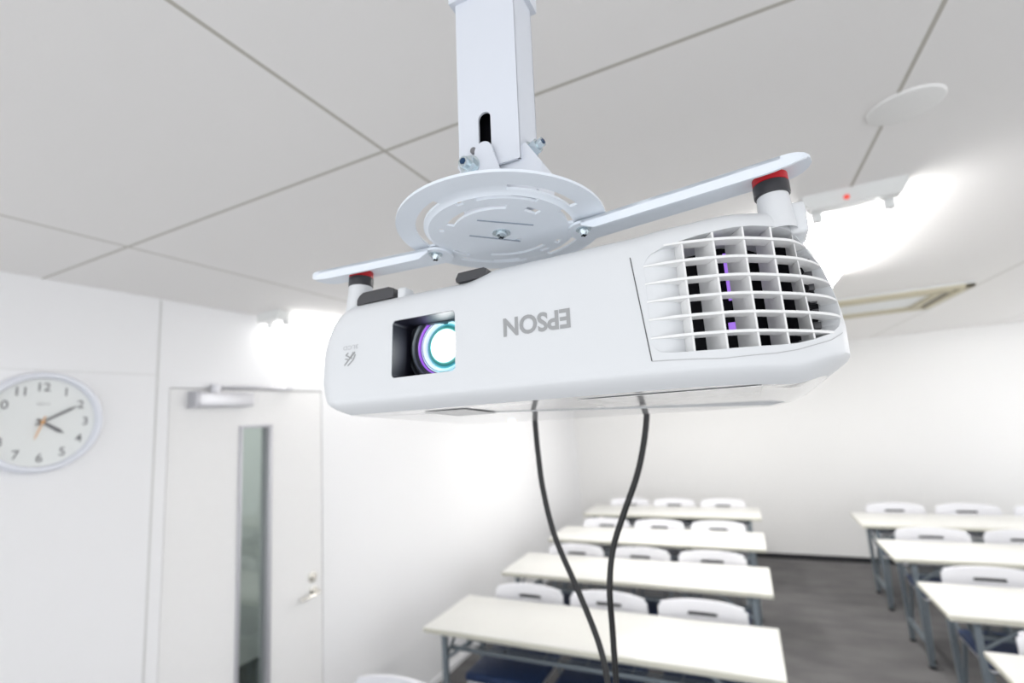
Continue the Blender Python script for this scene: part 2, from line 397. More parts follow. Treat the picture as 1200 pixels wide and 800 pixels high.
# ------------------------------------------------------------------ desks and chairs
DW, DD, DH = 1.79, .50, .70
def make_desk(label, loc):
    t = thing('folding_desk', label, 'desk', loc, group='white folding desks in rows')
    bm = B(); box(bm, (-DW/2, 0, DH-.030), (DW/2, DD, DH), .003)
    top = obj('tabletop', bm, M['table'], t)
    bm = B(); box(bm, (-DW/2-.0015, -.0015, DH-.027), (DW/2+.0015, DD+.0015, DH-.003), .002); obj('edge_band', bm, M['table_edge'], top)
    for s in (-1, 1):
        x = s*(DW/2-.11)
        for y in (.045, DD-.045):
            bm = B(); box(bm, (x-.014, y-.014, .0), (x+.014, y+.014, DH-.03), .003); lg = obj('leg', bm, M['steel'], t)
            bm = B(); box(bm, (x-.018, y-.018, 0), (x+.018, y+.018, .02), .003); obj('foot', bm, M['base'], lg)
        bm = B(); box(bm, (x-.012, .045, .14), (x+.012, DD-.045, .165), .003); obj('end_rail', bm, M['steel'], t)
        bm = B(); box(bm, (x-.016, .03, DH-.055), (x+.016, DD-.03, DH-.03), .003); obj('top_rail', bm, M['steel'], t)
        for y in (.045, DD-.045):
            bm = B(); tube(bm, [(x, y, DH-.17), (x-s*.20, y, DH-.035)], .009, 8); obj('brace', bm, M['steel'], t)
        bm = B(); tube(bm, [(x, .05, DH-.165), (x, DD*.42, DH-.05)], .008, 8); obj('end_brace', bm, M['steel'], t)
    for y in (.09, DD-.09):
        bm = B(); box(bm, (-DW/2+.125, y-.01, DH-.135), (DW/2-.125, y+.01, DH-.115), .003); obj('stretcher', bm, M['steel'], t)
    bm = B()
    for y in (.15, .20, .25, .30, .35): tube(bm, [(-DW/2+.16, y, DH-.13), (DW/2-.16, y, DH-.13)], .004, 6)
    for k in range(7): x = -DW/2+.2+k*(DW-.4)/6; tube(bm, [(x, .09, DH-.134), (x, DD-.09, DH-.134)], .004, 6)
    obj('wire_shelf', bm, M['steel'], t)
    return t
LX, RX = -.88, .795+DW/2
rows = [(2.365, 'first'), (3.335, 'second'), (4.295, 'third'), (5.385, 'fourth')]
rrows = [(2.365, 'first'), (3.25, 'second'), (4.225, 'third'), (5.21, 'fourth')]
dk = None
for y, nm in rows:
    lab = f'white folding desk in the left block by the wall, {nm} row counted from the projector' if nm != 'fourth' else 'white folding desk in the left block by the wall, last row by the back wall'
    dk = make_desk(lab, (LX, y, 0)) if dk is None else dup(dk, (LX, y, 0), lab)
for y, nm in rrows:
    lab = f'white folding desk in the right block across the aisle, {nm} row counted from the projector' if nm != 'fourth' else 'white folding desk in the right block across the aisle, last row by the back wall'
    dup(dk, (RX, y, 0), lab)

def make_chair(label, loc):
    """seat faces -Y; origin on the floor under the backrest"""
    t = thing('stacking_chair', label, 'chair', loc, group='white-backed stacking chairs')
    HW, ZT, ZB = .232, .775, .50
    def bk(u, v, off):   # u -1..1, v 0..1
        z = ZB + (ZT-ZB)*v - .020*abs(u)**2.4*(v > .5)*((v-.5)*2)
        return Vector((u*HW*(1-.03*v), -.030*(u*u) + .02*v + off, z))
    bm = B(); nu, nv = 36, 14
    def hole(i, j):
        u = -1+2*(i+.5)/nu; return abs(u) < .31 and j == nv-4
    def inside(i, j):
        u = abs(-1+2*(i+.5)/nu); v = (j+.5)/nv
        return not ((u > .97 and (v > .93 or v < .06)) or hole(i, j))
    V = {}
    def vert(i, j, k):
        key = (i, j, k)
        if key not in V: V[key] = bm.verts.new(bk(-1+2*i/nu, j/nv, -.008 if k == 0 else .008))
        return V[key]
    for i in range(nu):
        for j in range(nv):
            if not inside(i, j): continue
            quad(bm, (vert(i,j,0), vert(i+1,j,0), vert(i+1,j+1,0), vert(i,j+1,0))); quad(bm, (vert(i,j,1), vert(i,j+1,1), vert(i+1,j+1,1), vert(i+1,j,1)))
            for di, dj, a, b in ((-1,0,(i,j),(i,j+1)), (1,0,(i+1,j+1),(i+1,j)), (0,-1,(i+1,j),(i,j)), (0,1,(i,j+1),(i+1,j+1))):
                ii, jj = i+di, j+dj
                if not (0 <= ii < nu and 0 <= jj < nv and inside(ii, jj)): quad(bm, (vert(*a,0), vert(*a,1), vert(*b,1), vert(*b,0)))
    bo = obj('backrest', bm, M['chair_white'], t, 50)
    bm = B(); box(bm, (-.080, .013, .690), (.080, .026, .722), .002); obj('handle_shade_strip', bm, M['base'], bo)  # black strip behind the hole paints the shade inside it
    bm = B(); box(bm, (-.215, -.46, .405), (.215, -.06, .452), .018, 3); obj('seat', bm, M['navy'], t)
    bm = B(); box(bm, (-.205, -.45, .392), (.205, -.05, .4075), .006); obj('seat_pan', bm, M['chair_white'], t)
    for s in (-1, 1):
        bm = B(); tube(bm, [(s*.19, -.08, .40), (s*.205, -.005, .46), (s*.205, .018, .58), (s*.2, .022, .68)], .011, 10); obj('back_post', bm, M['steel'], t)
        for y, yb in ((-.41, -.45), (-.09, .0)):
            bm = B(); tube(bm, [(s*.195, y, .40), (s*.225, yb, .004)], .011, 10); lg = obj('leg', bm, M['steel'], t)
            bm = B(); cyl(bm, (s*.2245, yb, .0), (s*.2235, yb, .022), .014, 12); obj('foot_cap', bm, M['base'], lg)
    for y in (-.42, -.09):
        bm = B(); tube(bm, [(-.2, y, .385), (.2, y, .385)], .008, 8); obj('cross_bar', bm, M['steel'], t)
    return t
ch = None
pos3 = ['nearest the left wall', 'in the middle of its three', 'nearest the aisle']
for k, (y, nm) in enumerate(rows):
    for i, x in enumerate((-1.365, -.86, -.345)):
        who = f'{nm} desk' if k < 3 else 'last desk'
        lab = f'white-backed chair behind the {who} of the left block, {pos3[i]}'
        loc = (x, y+.535+(.02 if k == 0 else 0), 0)
        ch = make_chair(lab, loc) if ch is None else dup(ch, loc, lab)
dup(ch, (-1.445, 1.745, 0), 'white-backed chair in front of the first left desk, only its top edge showing')
pr = ['nearest the aisle', 'second from the aisle', 'third from the aisle']
for k, (y, nm) in enumerate(rrows):
    for i, x in enumerate((1.16, 1.69, 2.23)):
        if (k == 0 and i > 0) or (k == 1 and i > 0) or (k == 2 and i > 1): continue
        who = f'{nm} desk' if k < 3 else 'last desk'
        dup(ch, (x, y+.585, 0), f'white-backed chair behind the {who} of the right block, {pr[i]}')

# ------------------------------------------------------------------ projector (hung upside down, nose slightly up)
TH = math.radians(4.4)
P0 = Vector((0, .30, .05+CZ))
LX2W = Matrix.Translation(P0) @ Matrix.Rotation(-TH, 4, 'X')     # local x, y (into the body), z (up) -> world
PL = Vector((-.13, .12, -.0395))
pj = bpy.data.objects.new('projector', None); C.objects.link(pj)
pj.matrix_world = LX2W @ Matrix.Translation(PL)
pj.empty_display_size = .05
tag(pj, 'white projector hanging upside down from the ceiling mount with its lens lit', 'projector')
toP = Matrix.Translation(-PL)

curve_ctrl = [(-.06, 0), (-.032, .0005), (-.012, .0045), (.008, .0115), (.028, .0245), (.046, .0395), (.058, .055), (.065, .075), (.068, .10)]
def arc(cx, cy, r, a0, a1, n): return [Vector((cx+r*math.cos(math.radians(a0+(a1-a0)*k/n)), cy+r*math.sin(math.radians(a0+(a1-a0)*k/n)))) for k in range(n+1)]
def line(a, b, n): return [Vector(a).lerp(Vector(b), k/n) for k in range(1, n)]
front = catmull([Vector((-.10, 0))] + [Vector(p) for p in curve_ctrl], 10)
outline = arc(-.310, .024, .024, 180, 270, 8) + line((-.310, 0), (-.10, 0), 34) + front + line((.068, .10), (.068, .222), 8) + arc(.040, .225, .028, 0, 90, 8) + line((.040, .253), (-.302, .243), 20) + arc(-.302, .211, .032, 90, 180, 8) + line((-.334, .211), (-.334, .024), 10)
def normals(P, closed=True):
    N = []; n = len(P)
    for i in range(n):
        a = P[i-1] if (closed or i > 0) else P[i]; b = P[(i+1) % n] if (closed or i < n-1) else P[i]
        t = (b-a).normalized(); N.append(Vector((t.y, -t.x)))      # outward for this winding
    return N
onorm = normals(outline)
ZT = [(-.40, .0565), (-.178, .0570), (-.156, .0625), (-.05, .0640), (-.02, .0668), (.01, .0716), (.03, .0738), (.055, .0735), (.07, .071)]
RB = [(-.041, .004), (-.034, .001), (-.028, .0), (-.02, -.0015), (.0, -.002), (.012, -.001), (.022, .0005), (.03, .002), (.04, .0045), (.05, .008), (.058, .012), (.07, .018)]
LB = [(-.041, .024), (-.038, .017), (-.033, .010), (-.0256, .005), (-.015, .0005), (.012, 0), (.022, .0015), (.03, .004), (.04, .010), (.047, .017), (.053, .026)]
def deform(v):
    x, y, z = v
    x2 = x - lerp_tab(RB, z)*sstep(.036, .064, x) + lerp_tab(LB, z)*sstep(-.276, -.332, x)
    return Vector((x2, y, z))
levels = [(-.0390, .030), (-.0390, .0132), (-.0364, .0086), (-.0334, .0040), (-.0308, .0013), (-.0288, .0002), (-.027, 0), (-.02, 0), (-.01, 0), (0, 0), (.01, 0), (.018, 0), (.026, 0), (.034, 0), (.040, 0), (.0465, .0003), (.0505, .0016), (.0540, .0042), (.0565, .0082), (.0577, .0125), (.058, .020)]
bm = B(); rings = []
for z, ins in levels:
    ring = []
    for p, n in zip(outline, onorm):
        q = p - n*ins
        zz = z + (lerp_tab(ZT, q.x)-.058)*sstep(.026, .048, z)
        zz += .010*sstep(.026, .066, q.x)*sstep(-.002, -.034, z)
        ring.append(bm.verts.new(deform((q.x, q.y, zz))))
    rings.append(ring)
n = len(outline)
for A, D in zip(rings, rings[1:]):
    for k in range(n): quad(bm, (A[k], A[(k+1) % n], D[(k+1) % n], D[k]))
quad(bm, rings[0][::-1]); quad(bm, rings[-1])
bmesh.ops.triangulate(bm, faces=[f for f in bm.faces if len(f.verts) > 4])
bmesh.ops.recalc_face_normals(bm, faces=bm.faces)
body_me = bpy.data.meshes.new('body'); bm.to_mesh(body_me); bm.free()

# arc-length parametrisation of the front face
fs = front; fS = [0.]
for a, b in zip(fs, fs[1:]): fS.append(fS[-1] + (b-a).length)
fN = normals(fs, False)
def surf(s):
    s = max(0., min(fS[-1], s))
    for i in range(len(fS)-1):
        if s <= fS[i+1]:
            t = (s-fS[i])/(fS[i+1]-fS[i]); return fs[i].lerp(fs[i+1], t), fN[i].lerp(fN[i+1], t).normalized()
    return fs[-1], fN[-1]
ZHI = [(.0545, .0400), (.058, .0450), (.0661, .0487), (.0776, .0513), (.0885, .0539), (.0972, .0552), (.1093, .0572), (.1217, .0585), (.1366, .0588), (.1459, .0581), (.1557, .0564), (.1651, .0530), (.1726, .0482), (.1815, .0400), (.1870, .0313), (.1905, .0215)]
ZLO = [(.0545, -.0130), (.058, -.0175), (.0667, -.0189), (.0777, -.0190), (.093, -.0190), (.1099, -.0184), (.1261, -.0176), (.1407, -.0163), (.1538, -.0135), (.1676, -.0092), (.1780, -.0035), (.1870, .0080), (.1905, .0195)]
DEP = [(.0545, .0002), (.060, .0010), (.067, .0042), (.0745, .0100), (.0755, .036), (.180, .034), (.1905, .027)]
def cutter_obj(bm):
    bmesh.ops.triangulate(bm, faces=bm.faces); bmesh.ops.recalc_face_normals(bm, faces=bm.faces)
    me = bpy.data.meshes.new('cut'); bm.to_mesh(me); bm.free(); o = bpy.data.objects.new('cut', me); C.objects.link(o); return o
bm = B(); cols = []
ss = [.0545 + (.1905-.0545)*k/60 for k in range(61)] + [.0745, .0755]; ss.sort()
for s in ss:
    p, nn = surf(s); lo, hi, dp = lerp_tab(ZLO, s), lerp_tab(ZHI, s), lerp_tab(DEP, s)
    a = p + nn*.004; b = p - nn*dp
    cols.append([bm.verts.new(deform((q.x, q.y, z))) for q, z in ((a, lo), (a, hi), (b, hi), (b, lo))])
for A, D in zip(cols, cols[1:]):
    for k in range(4): quad(bm, (A[k], A[(k+1) % 4], D[(k+1) % 4], D[k]))
quad(bm, cols[0]); quad(bm, cols[-1][::-1])
cut1 = cutter_obj(bm)
WX0, WX1, WZ0, WZ1 = -.2470, -.1872, -.0140, .0327
bm = B(); prism(bm, rrect(WX0, WZ0, WX1, WZ1, .0035), lambda p: Vector((p[0], -.004, p[1])), lambda p: Vector((p[0], .058, p[1])))
cut2 = cutter_obj(bm)
bm = B(); prism(bm, rrect(-.232, .020, -.150, .115, .006), lambda p: Vector((p[0], p[1], -.05)), lambda p: Vector((p[0], p[1], -.0368)))
cut3 = cutter_obj(bm)
tmp = bpy.data.objects.new('tmp', body_me); C.objects.link(tmp)
for c in (cut1, cut2):
    md = tmp.modifiers.new('b', 'BOOLEAN'); md.operation = 'DIFFERENCE'; md.object = c; md.solver = 'EXACT'
dg = bpy.context.evaluated_depsgraph_get()
body2 = bpy.data.meshes.new_from_object(tmp.evaluated_get(dg))
for o in (tmp, cut1, cut2, cut3): bpy.data.objects.remove(o)
body2.transform(toP); body2.materials.clear(); body2.materials.append(M['pj']); body2.materials.append(M['pj_top'])
for p in body2.polygons:
    p.material_index = 1 if ((p.normal.z < -.95 and p.center.z < .003) or (p.center.x > .152 and p.normal.z < -.8 and abs(p.normal.y) < .3 and p.center.z < .012)) else 0
body2.shade_smooth(); body2.set_sharp_from_angle(angle=math.radians(28))
seen = {}
for p in body2.polygons:
    for ek in p.edge_keys: seen.setdefault(ek, set()).add(p.material_index)
for e in body2.edges:
    if len(seen.get(e.key, ())) > 1: e.use_edge_sharp = True
body = bpy.data.objects.new('body', body2); C.objects.link(body); body.parent = pj

def on(s, z, out=0.):
    p, nn = surf(s); q = p + nn*out; return deform((q.x, q.y, z))
# louvred air outlet: curved fins crossed by slanted vanes
bm = B()
def zr(s): return lerp_tab(ZLO, s), lerp_tab(ZHI, s)
for z0 in (.0500, .0382, .0264, .0147, .0030, -.0087):
    sv = [s for s in [.054 + .0015*k for k in range(92)] if zr(s)[0] - .0012 < z0 < zr(s)[1] + .0012]
    s_lo, s_hi = sv[0], sv[-1]
    prev = None
    for s in sv:
        taper = sstep(s_lo, s_lo+.016, s); dp = .0004 + .0088*taper
        if s < .075: dp = min(dp, lerp_tab(DEP, s)+.001)
        th = .00055 + .0003*taper
        fo = .0004
        ring = [bm.verts.new(v) for v in (on(s, z0-th, fo), on(s, z0+th, fo), on(s, z0+th*.8, -dp), on(s, z0-th*.8, -dp))]
        if prev:
            for k in range(4): quad(bm, (prev[k], prev[(k+1) % 4], ring[(k+1) % 4], ring[k]))
        else: quad(bm, ring[::-1])
        prev = ring
    quad(bm, prev)
for s, dxv in ((.0785, -.0125), (.0972, -.0137), (.1163, -.0126), (.1358, -.0095), (.1548, -.0064)):
    p, nn = surf(s); lo, hi = zr(s); lo -= .0008; hi += .0008
    F = p + nn*(-.0010); K = Vector((F.x+dxv*.86, F.y+.0170)); w = Vector((.00055, .0003)) if s < .15 else Vector((.0005, .0005))
    vs = []
    for q in (F-w, F+w, K+w*.7, K-w*.7): vs.append((bm.verts.new(deform((q.x, q.y, lo))), bm.verts.new(deform((q.x, q.y, hi)))))
    for k in range(4): quad(bm, (vs[k][0], vs[(k+1) % 4][0], vs[(k+1) % 4][1], vs[k][1]))
    quad(bm, [v[0] for v in vs][::-1]); quad(bm, [v[1] for v in vs])
gr = obj('vent_grille', bm, M['grille'], pj, 30, xf=toP)
# black sheet behind the grille, stands in for the shade inside
bm = B(); prev = None
for s in [.0765 + .0025*k for k in range(46)]:
    p, nn = surf(s); lo, hi = zr(s); dp = min(lerp_tab([(.1555, .0345), (.1600, .0150), (.1905, .0100)], s), lerp_tab(DEP, s)-.0012)
    q = p - nn*dp; cur = (bm.verts.new(deform((q.x, q.y, lo+.0006))), bm.verts.new(deform((q.x, q.y, hi-.0006))))
    if prev: quad(bm, (prev[0], cur[0], cur[1], prev[1]))
    prev = cur
obj('vent_shade_sheet', bm, M['black'], pj, xf=toP)
bm = B()
for s, dp, zl, zh, wd in ((.1200, .0290, .019, .052, .0011), (.1205, .031, -.0005, .0045, .0026), (.1010, .030, .020, .025, .0016)):
    p, nn = surf(s); q = p - nn*dp; box(bm, (q.x-wd, q.y-.001, zl), (q.x+wd, q.y+.001, zh), .0004)
obj('violet_glow_strip', bm, M['violet'], pj, xf=toP, label='violet light inside the air outlet')  # emissive blocks put in for the violet glow on the vanes
bm = B()
for k in range(6):
    p, nn = surf(.172); q = p - nn*.0085; z = -.004 + k*.0085
    box(bm, (q.x-.002+.001*(k % 2), q.y-.001, z), (q.x+.0025, q.y+.003, z+.0045), .0005)
obj('inner_baffle', bm, mat('baffle_grey', (.05, .05, .055), .3), pj, xf=toP)

# shut lines of the lamp cover
bm = B()
def ribbon(pts, w):
    prev = None
    for (s, z, ds, dz) in pts:
        cur = (bm.verts.new(on(s-ds*w, z-dz*w, .00025)), bm.verts.new(on(s+ds*w, z+dz*w, .00025)))
        if prev: quad(bm, (prev[0], prev[1], cur[1], cur[0]))
        prev = cur
ribbon([(.0462 + (.0534-.0462)*k/8, .0460 - (.0460+.0227)*k/8, 1, 0) for k in range(9)], .00032)
obj('seam', bm, M['groove'], pj, 0, xf=toP)
bm = B()
ribbon([(s, lerp_tab([(.0534, -.0228), (.094, -.0246), (.125, -.0225), (.14, -.0203), (.165, -.0140), (.185, -.0060)], s), 0, 1) for s in [.0534 + .004*k for k in range(33)]], .00022)
obj('seam', bm, M['groove_soft'], pj, 0, xf=toP)

# lens window
bm = B(); rr = rrect(WX0+.0003, WZ0+.0003, WX1-.0003, WZ1-.0003, .0033)
rings = [[bm.verts.new((x, y, z)) for x, z in rr] for y in (.0010, .054)]
nr = len(rr)
for k in range(nr): quad(bm, (rings[0][k], rings[0][(k+1) % nr], rings[1][(k+1) % nr], rings[1][k]))
quad(bm, rings[1])
obj('lens_recess', bm, M['gloss_black'], pj, 40, xf=toP)
LC = Vector((-.2140, 0, .0132))
def clampz(bm):     # the barrel is trimmed by the window opening
    for v in bm.verts:
        v.co.x = min(max(v.co.x, WX0+.0008), WX1-.0008); v.co.z = min(max(v.co.z, WZ0+.0008), WZ1-.0008)
    return bm
bm = B(); lathe(bm, [(.0360, .052), (.0360, .026), (.0352, .0245), (.0340, .0245), (.0335, .028), (.0305, .028), (.0300, .0225), (.0292, .0205), (.0280, .0205), (.0272, .0235), (.0258, .0235), (.0250, .0245), (.0240, .0270), (.0228, .0275)], LC, 'Y', 72)
clampz(bm)
barrel = obj('lens_barrel', bm, M['barrel'], pj, 30, xf=toP)
bm = B(); lathe(bm, [(.0246, .0240), (.0237, .0262)], LC, 'Y', 72); clampz(bm); obj('inner_ring', bm, M['violet_ring'], barrel, 30, xf=toP, label='violet ring, lens reflection painted as glow')
bm = B(); lathe(bm, [(.0229, .0262), (.0221, .0262)], LC, 'Y', 72); clampz(bm); obj('inner_ring', bm, M['cyan_ring'], barrel, 30, xf=toP, label='thin pale ring, lens reflection painted as glow')
bm = B(); lathe(bm, [(.0221, .0272), (.0216, .0272)], LC, 'Y', 72); clampz(bm); obj('inner_ring', bm, M['teal_ring'], barrel, 30, xf=toP, label='teal ring, lens reflection painted as glow')
bm = B(); lathe(bm, [(.0216, .0265), (.0206, .0250), (.0192, .0265), (.0188, .029)], LC, 'Y', 72); clampz(bm); obj('inner_ring', bm, M['cyan_ring'], barrel, 30, xf=toP, label='wide pale cyan ring, lens reflection painted as glow')
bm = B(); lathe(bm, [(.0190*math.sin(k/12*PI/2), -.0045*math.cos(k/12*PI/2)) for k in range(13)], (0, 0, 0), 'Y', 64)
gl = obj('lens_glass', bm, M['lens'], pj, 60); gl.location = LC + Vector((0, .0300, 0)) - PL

# lettering, upside down like the machine
def flip(cx, cz): return lambda c: Vector((cx - c.x, -.0003, cz - c.y))
bm = B(); merge(bm, text_bm('EPSON', width=.0500, height=.0138, bold=.03), flip(-.1216, .0125)); obj('lettering', bm, M['logo'], pj, 0, xf=toP)
bm = B(); merge(bm, text_bm('3LCD', width=.0165, height=.0034), flip(-.2900, .0162)); obj('lettering', bm, M['logo_soft'], pj, 0, xf=toP)
bm = B()
for (x0, z0, x1, z1, w) in ((-.2962, .0015, -.2850, .0118, .0006), (-.2925, .0008, -.2868, .0052, .0005), (-.2950, .0100, -.2880, .0065, .0005), (-.2868, .0052, -.2845, .0098, .0005), (-.2950, .0100, -.2925, .0118, .0005), (-.2896, .0078, -.2868, .0118, .0005), (-.2925, .0062, -.2955, .0068, .0005)):
    d2 = Vector((x1-x0, z1-z0)).normalized(); nn = Vector((-d2.y, d2.x))*w
    prism(bm, [(x0-nn.x, z0-nn.y), (x1-nn.x, z1-nn.y), (x1+nn.x, z1+nn.y), (x0+nn.x, z0+nn.y)], lambda p: Vector((p[0], -.0004, p[1])), lambda p: Vector((p[0], .0002, p[1])))
obj('emblem', bm, M['logo'], pj, 0, xf=toP)

# bosses, levers and knob on the upper side
FL, FR = (-.2985, .018), (.0345, .0385)
bm = B(); lathe(bm, [(.0125, .046), (.0115, .060), (.0103, .0757), (0, .0757)], (FL[0], FL[1], 0), 'Z', 32); obj('screw_boss', bm, M['pj'], pj, xf=toP)
bm = B(); lathe(bm, [(.0112, .058), (.0104, .070), (.0094, .0833), (0, .0833)], (FR[0], FR[1], 0), 'Z', 32); obj('screw_boss', bm, M['pj'], pj, xf=toP)
bm = B(); box(bm, (.0405, .036, .055), (.0515, .060, .0765), .0025, 3); obj('corner_lug', bm, M['pj'], pj, xf=toP)
bm = B(); box(bm, (-.3020, .006, .045), (-.2560, .030, .0555), .004, 3); obj('lever_seat', bm, M['pj'], pj, xf=toP)
bm = B(); prism(bm, [(-.2905, .0545), (-.2905, .0590), (-.2880, .0625), (-.2840, .0650), (-.2560, .0652), (-.2515, .0635), (-.2505, .0600), (-.2515, .0555)], lambda p: Vector((p[0], .0055, p[1])), lambda p: Vector((p[0], .018, p[1])))
obj('focus_lever', bm, M['lever'], pj, 30, xf=toP)
bm = B(); box(bm, (-.2480, .006, .046), (-.2395, .020, .0632), .0025, 3); obj('lever_stop', bm, M['pj'], pj, xf=toP)
bm = B(); prism(bm, [(-.1885, .0560), (-.1890, .0585), (-.1865, .0632), (-.1640, .0636), (-.1612, .0620), (-.1622, .0570), (-.1660, .0560)], lambda p: Vector((p[0], .0042, p[1])), lambda p: Vector((p[0], .020, p[1])))
obj('zoom_lever', bm, M['lever'], pj, 30, xf=toP)
# underside fittings and status light
bm = B(); prism(bm, rrect(-.238, .030, -.198, .085, .004), lambda p: Vector((p[0], p[1], -.0394)), lambda p: Vector((p[0], p[1], -.0399)))
obj('focus_hatch', bm, mat('hatch_grey', (.5, .5, .5), .25), pj, xf=toP)
bm = B(); prism(bm, rrect(-.105, .03, .012, .11, .003), lambda p: Vector((p[0], p[1], -.0394)), lambda p: Vector((p[0], p[1], -.0398)))
obj('lamp_hatch', bm, M['pj_top'], pj, xf=toP)
bm = B(); box(bm, (-.247, .208, -.0405), (-.241, .213, -.0385), .0004); obj('status_lamp', bm, M['blue_led'], pj, xf=toP)

# ------------------------------------------------------------------ ceiling mount
mt = bpy.data.objects.new('projector_mount', None); C.objects.link(mt); MP = Vector((-.145, .318, CEIL)); mt.location = MP
tag(mt, 'white metal projector mount with a square pole, slotted disc and two arms', 'ceiling mount')
toM = Matrix.Translation(-MP)
LM = toM @ LX2W                                              # projector-local coordinates -> mount-local
PC = Vector((-.152, .0125)); PZ = .0945
def polar_plate(bm, radii, slots, zf, th, nseg=180, inner_hole=0.):
    nr = len(radii)-1; keep = {}
    for i in range(nr):
        rm = (radii[i]+radii[i+1])/2
        for k in range(nseg):
            a = (k+.5)*360/nseg; ok = True
            for r0, r1, a0, a1 in slots:
                if r0 < rm < r1 and ((a-a0) % 360) < ((a1-a0) % 360): ok = False
            keep[i, k] = ok
    V = {}
    def vt(i, k, s):
        key = (i, k % nseg if radii[i] > 1e-6 else 0, s)
        if key not in V:
            a = math.radians(k*360/nseg); r = radii[i]
            V[key] = bm.verts.new((PC.x+r*math.cos(a), PC.y+r*math.sin(a), PZ + zf(r) + (0 if s == 0 else th)))
        return V[key]
    def face(vs):
        u = []
        for v in vs:
            if v not in u: u.append(v)
        if len(u) > 2: quad(bm, u)
    for (i, k), ok in keep.items():
        if not ok: continue
        for s in (0, 1): face([vt(i,k,s), vt(i+1,k,s), vt(i+1,k+1,s), vt(i,k+1,s)])
        for (ii, kk, a, b) in ((i-1,k,(i,k),(i,k+1)), (i+1,k,(i+1,k+1),(i+1,k)), (i,(k-1) % nseg,(i+1,k),(i,k)), (i,(k+1) % nseg,(i,k+1),(i+1,k+1))):
            if ii < 0: continue
            if ii >= nr or not keep[ii, kk]: face([vt(*a,0), vt(*a,1), vt(*b,1), vt(*b,0)])
slots = [(.0595, .0655, 182, 252), (.0595, .0655, 300, 352), (.0595, .0655, 32, 76), (.0595, .0655, 96, 150),
         (.0520, .0565, 278, 325), (.0375, .0435, 227, 303), (.0375, .0435, 322, 338), (.0520, .0560, 348, 372), (.0395, .0435, 60, 130),
         (.0520, .0560, 262, 268), (.0440, .0480, 212, 219), (.0470, .0510, 45, 52), (.0470, .0510, 64, 74), (.0520, .0560, 100, 125), (.0475, .0515, 150, 170), (.017, .0205, 62, 78)]
radii = [0, .008, .017, .0205, .027, .034, .0375, .0395, .0435, .044, .0470, .048, .051, .052, .0560, .0575, .0595, .0655, .072, .078, .080]
def dish(r): return 0. if r > .0580 else (-.0022 if r < .0565 else -.0022*(.0580-r)/.0015)
bm = B(); polar_plate(bm, radii, slots, dish, .0020)
plate = obj('plate', bm, M['arm'], mt, 30, xf=LM)
bm = B()
for (x0, y0, x1, y1) in ((-.158, -.0150, -.125, .0125), (-.1757, .0040, -.1455, .0335)):
    d2 = Vector((x1-x0, y1-y0)).normalized(); nn = Vector((-d2.y, d2.x))*.0007
    prism(bm, [(x0-nn.x, y0-nn.y), (x1-nn.x, y1-nn.y), (x1+nn.x, y1+nn.y), (x0+nn.x, y0+nn.y)], lambda p: Vector((p[0], p[1], PZ-.0026)), lambda p: Vector((p[0], p[1], PZ-.0020)))
obj('pressed_line', bm, mat('pressed_line', (.28, .33, .40), .5), plate, 0, xf=LM)
def bolt(name, c, parent, r=.0050, h=.004, z0=PZ-.0022):
    bm = B(); lathe(bm, [(r*1.5, 0), (r*1.5, -.0008), (r, -.0010), (r*.95, -.0028), (r*.55, -h), (0, -h)], (c[0], c[1], z0), 'Z', 24)
    o = obj(name, bm, M['zinc'], parent, 30, xf=LM)
    bm = B(); box(bm, (c[0]-.0022, c[1]-.0005, z0-h-.0003), (c[0]+.0022, c[1]+.0005, z0-h+.0005)); box(bm, (c[0]-.0005, c[1]-.0022, z0-h-.0003), (c[0]+.0005, c[1]+.0022, z0-h+.0005))
    obj('screw_slot', bm, M['black'], o, 0, xf=LM)
bolt('bolt', PC, mt, .0046)
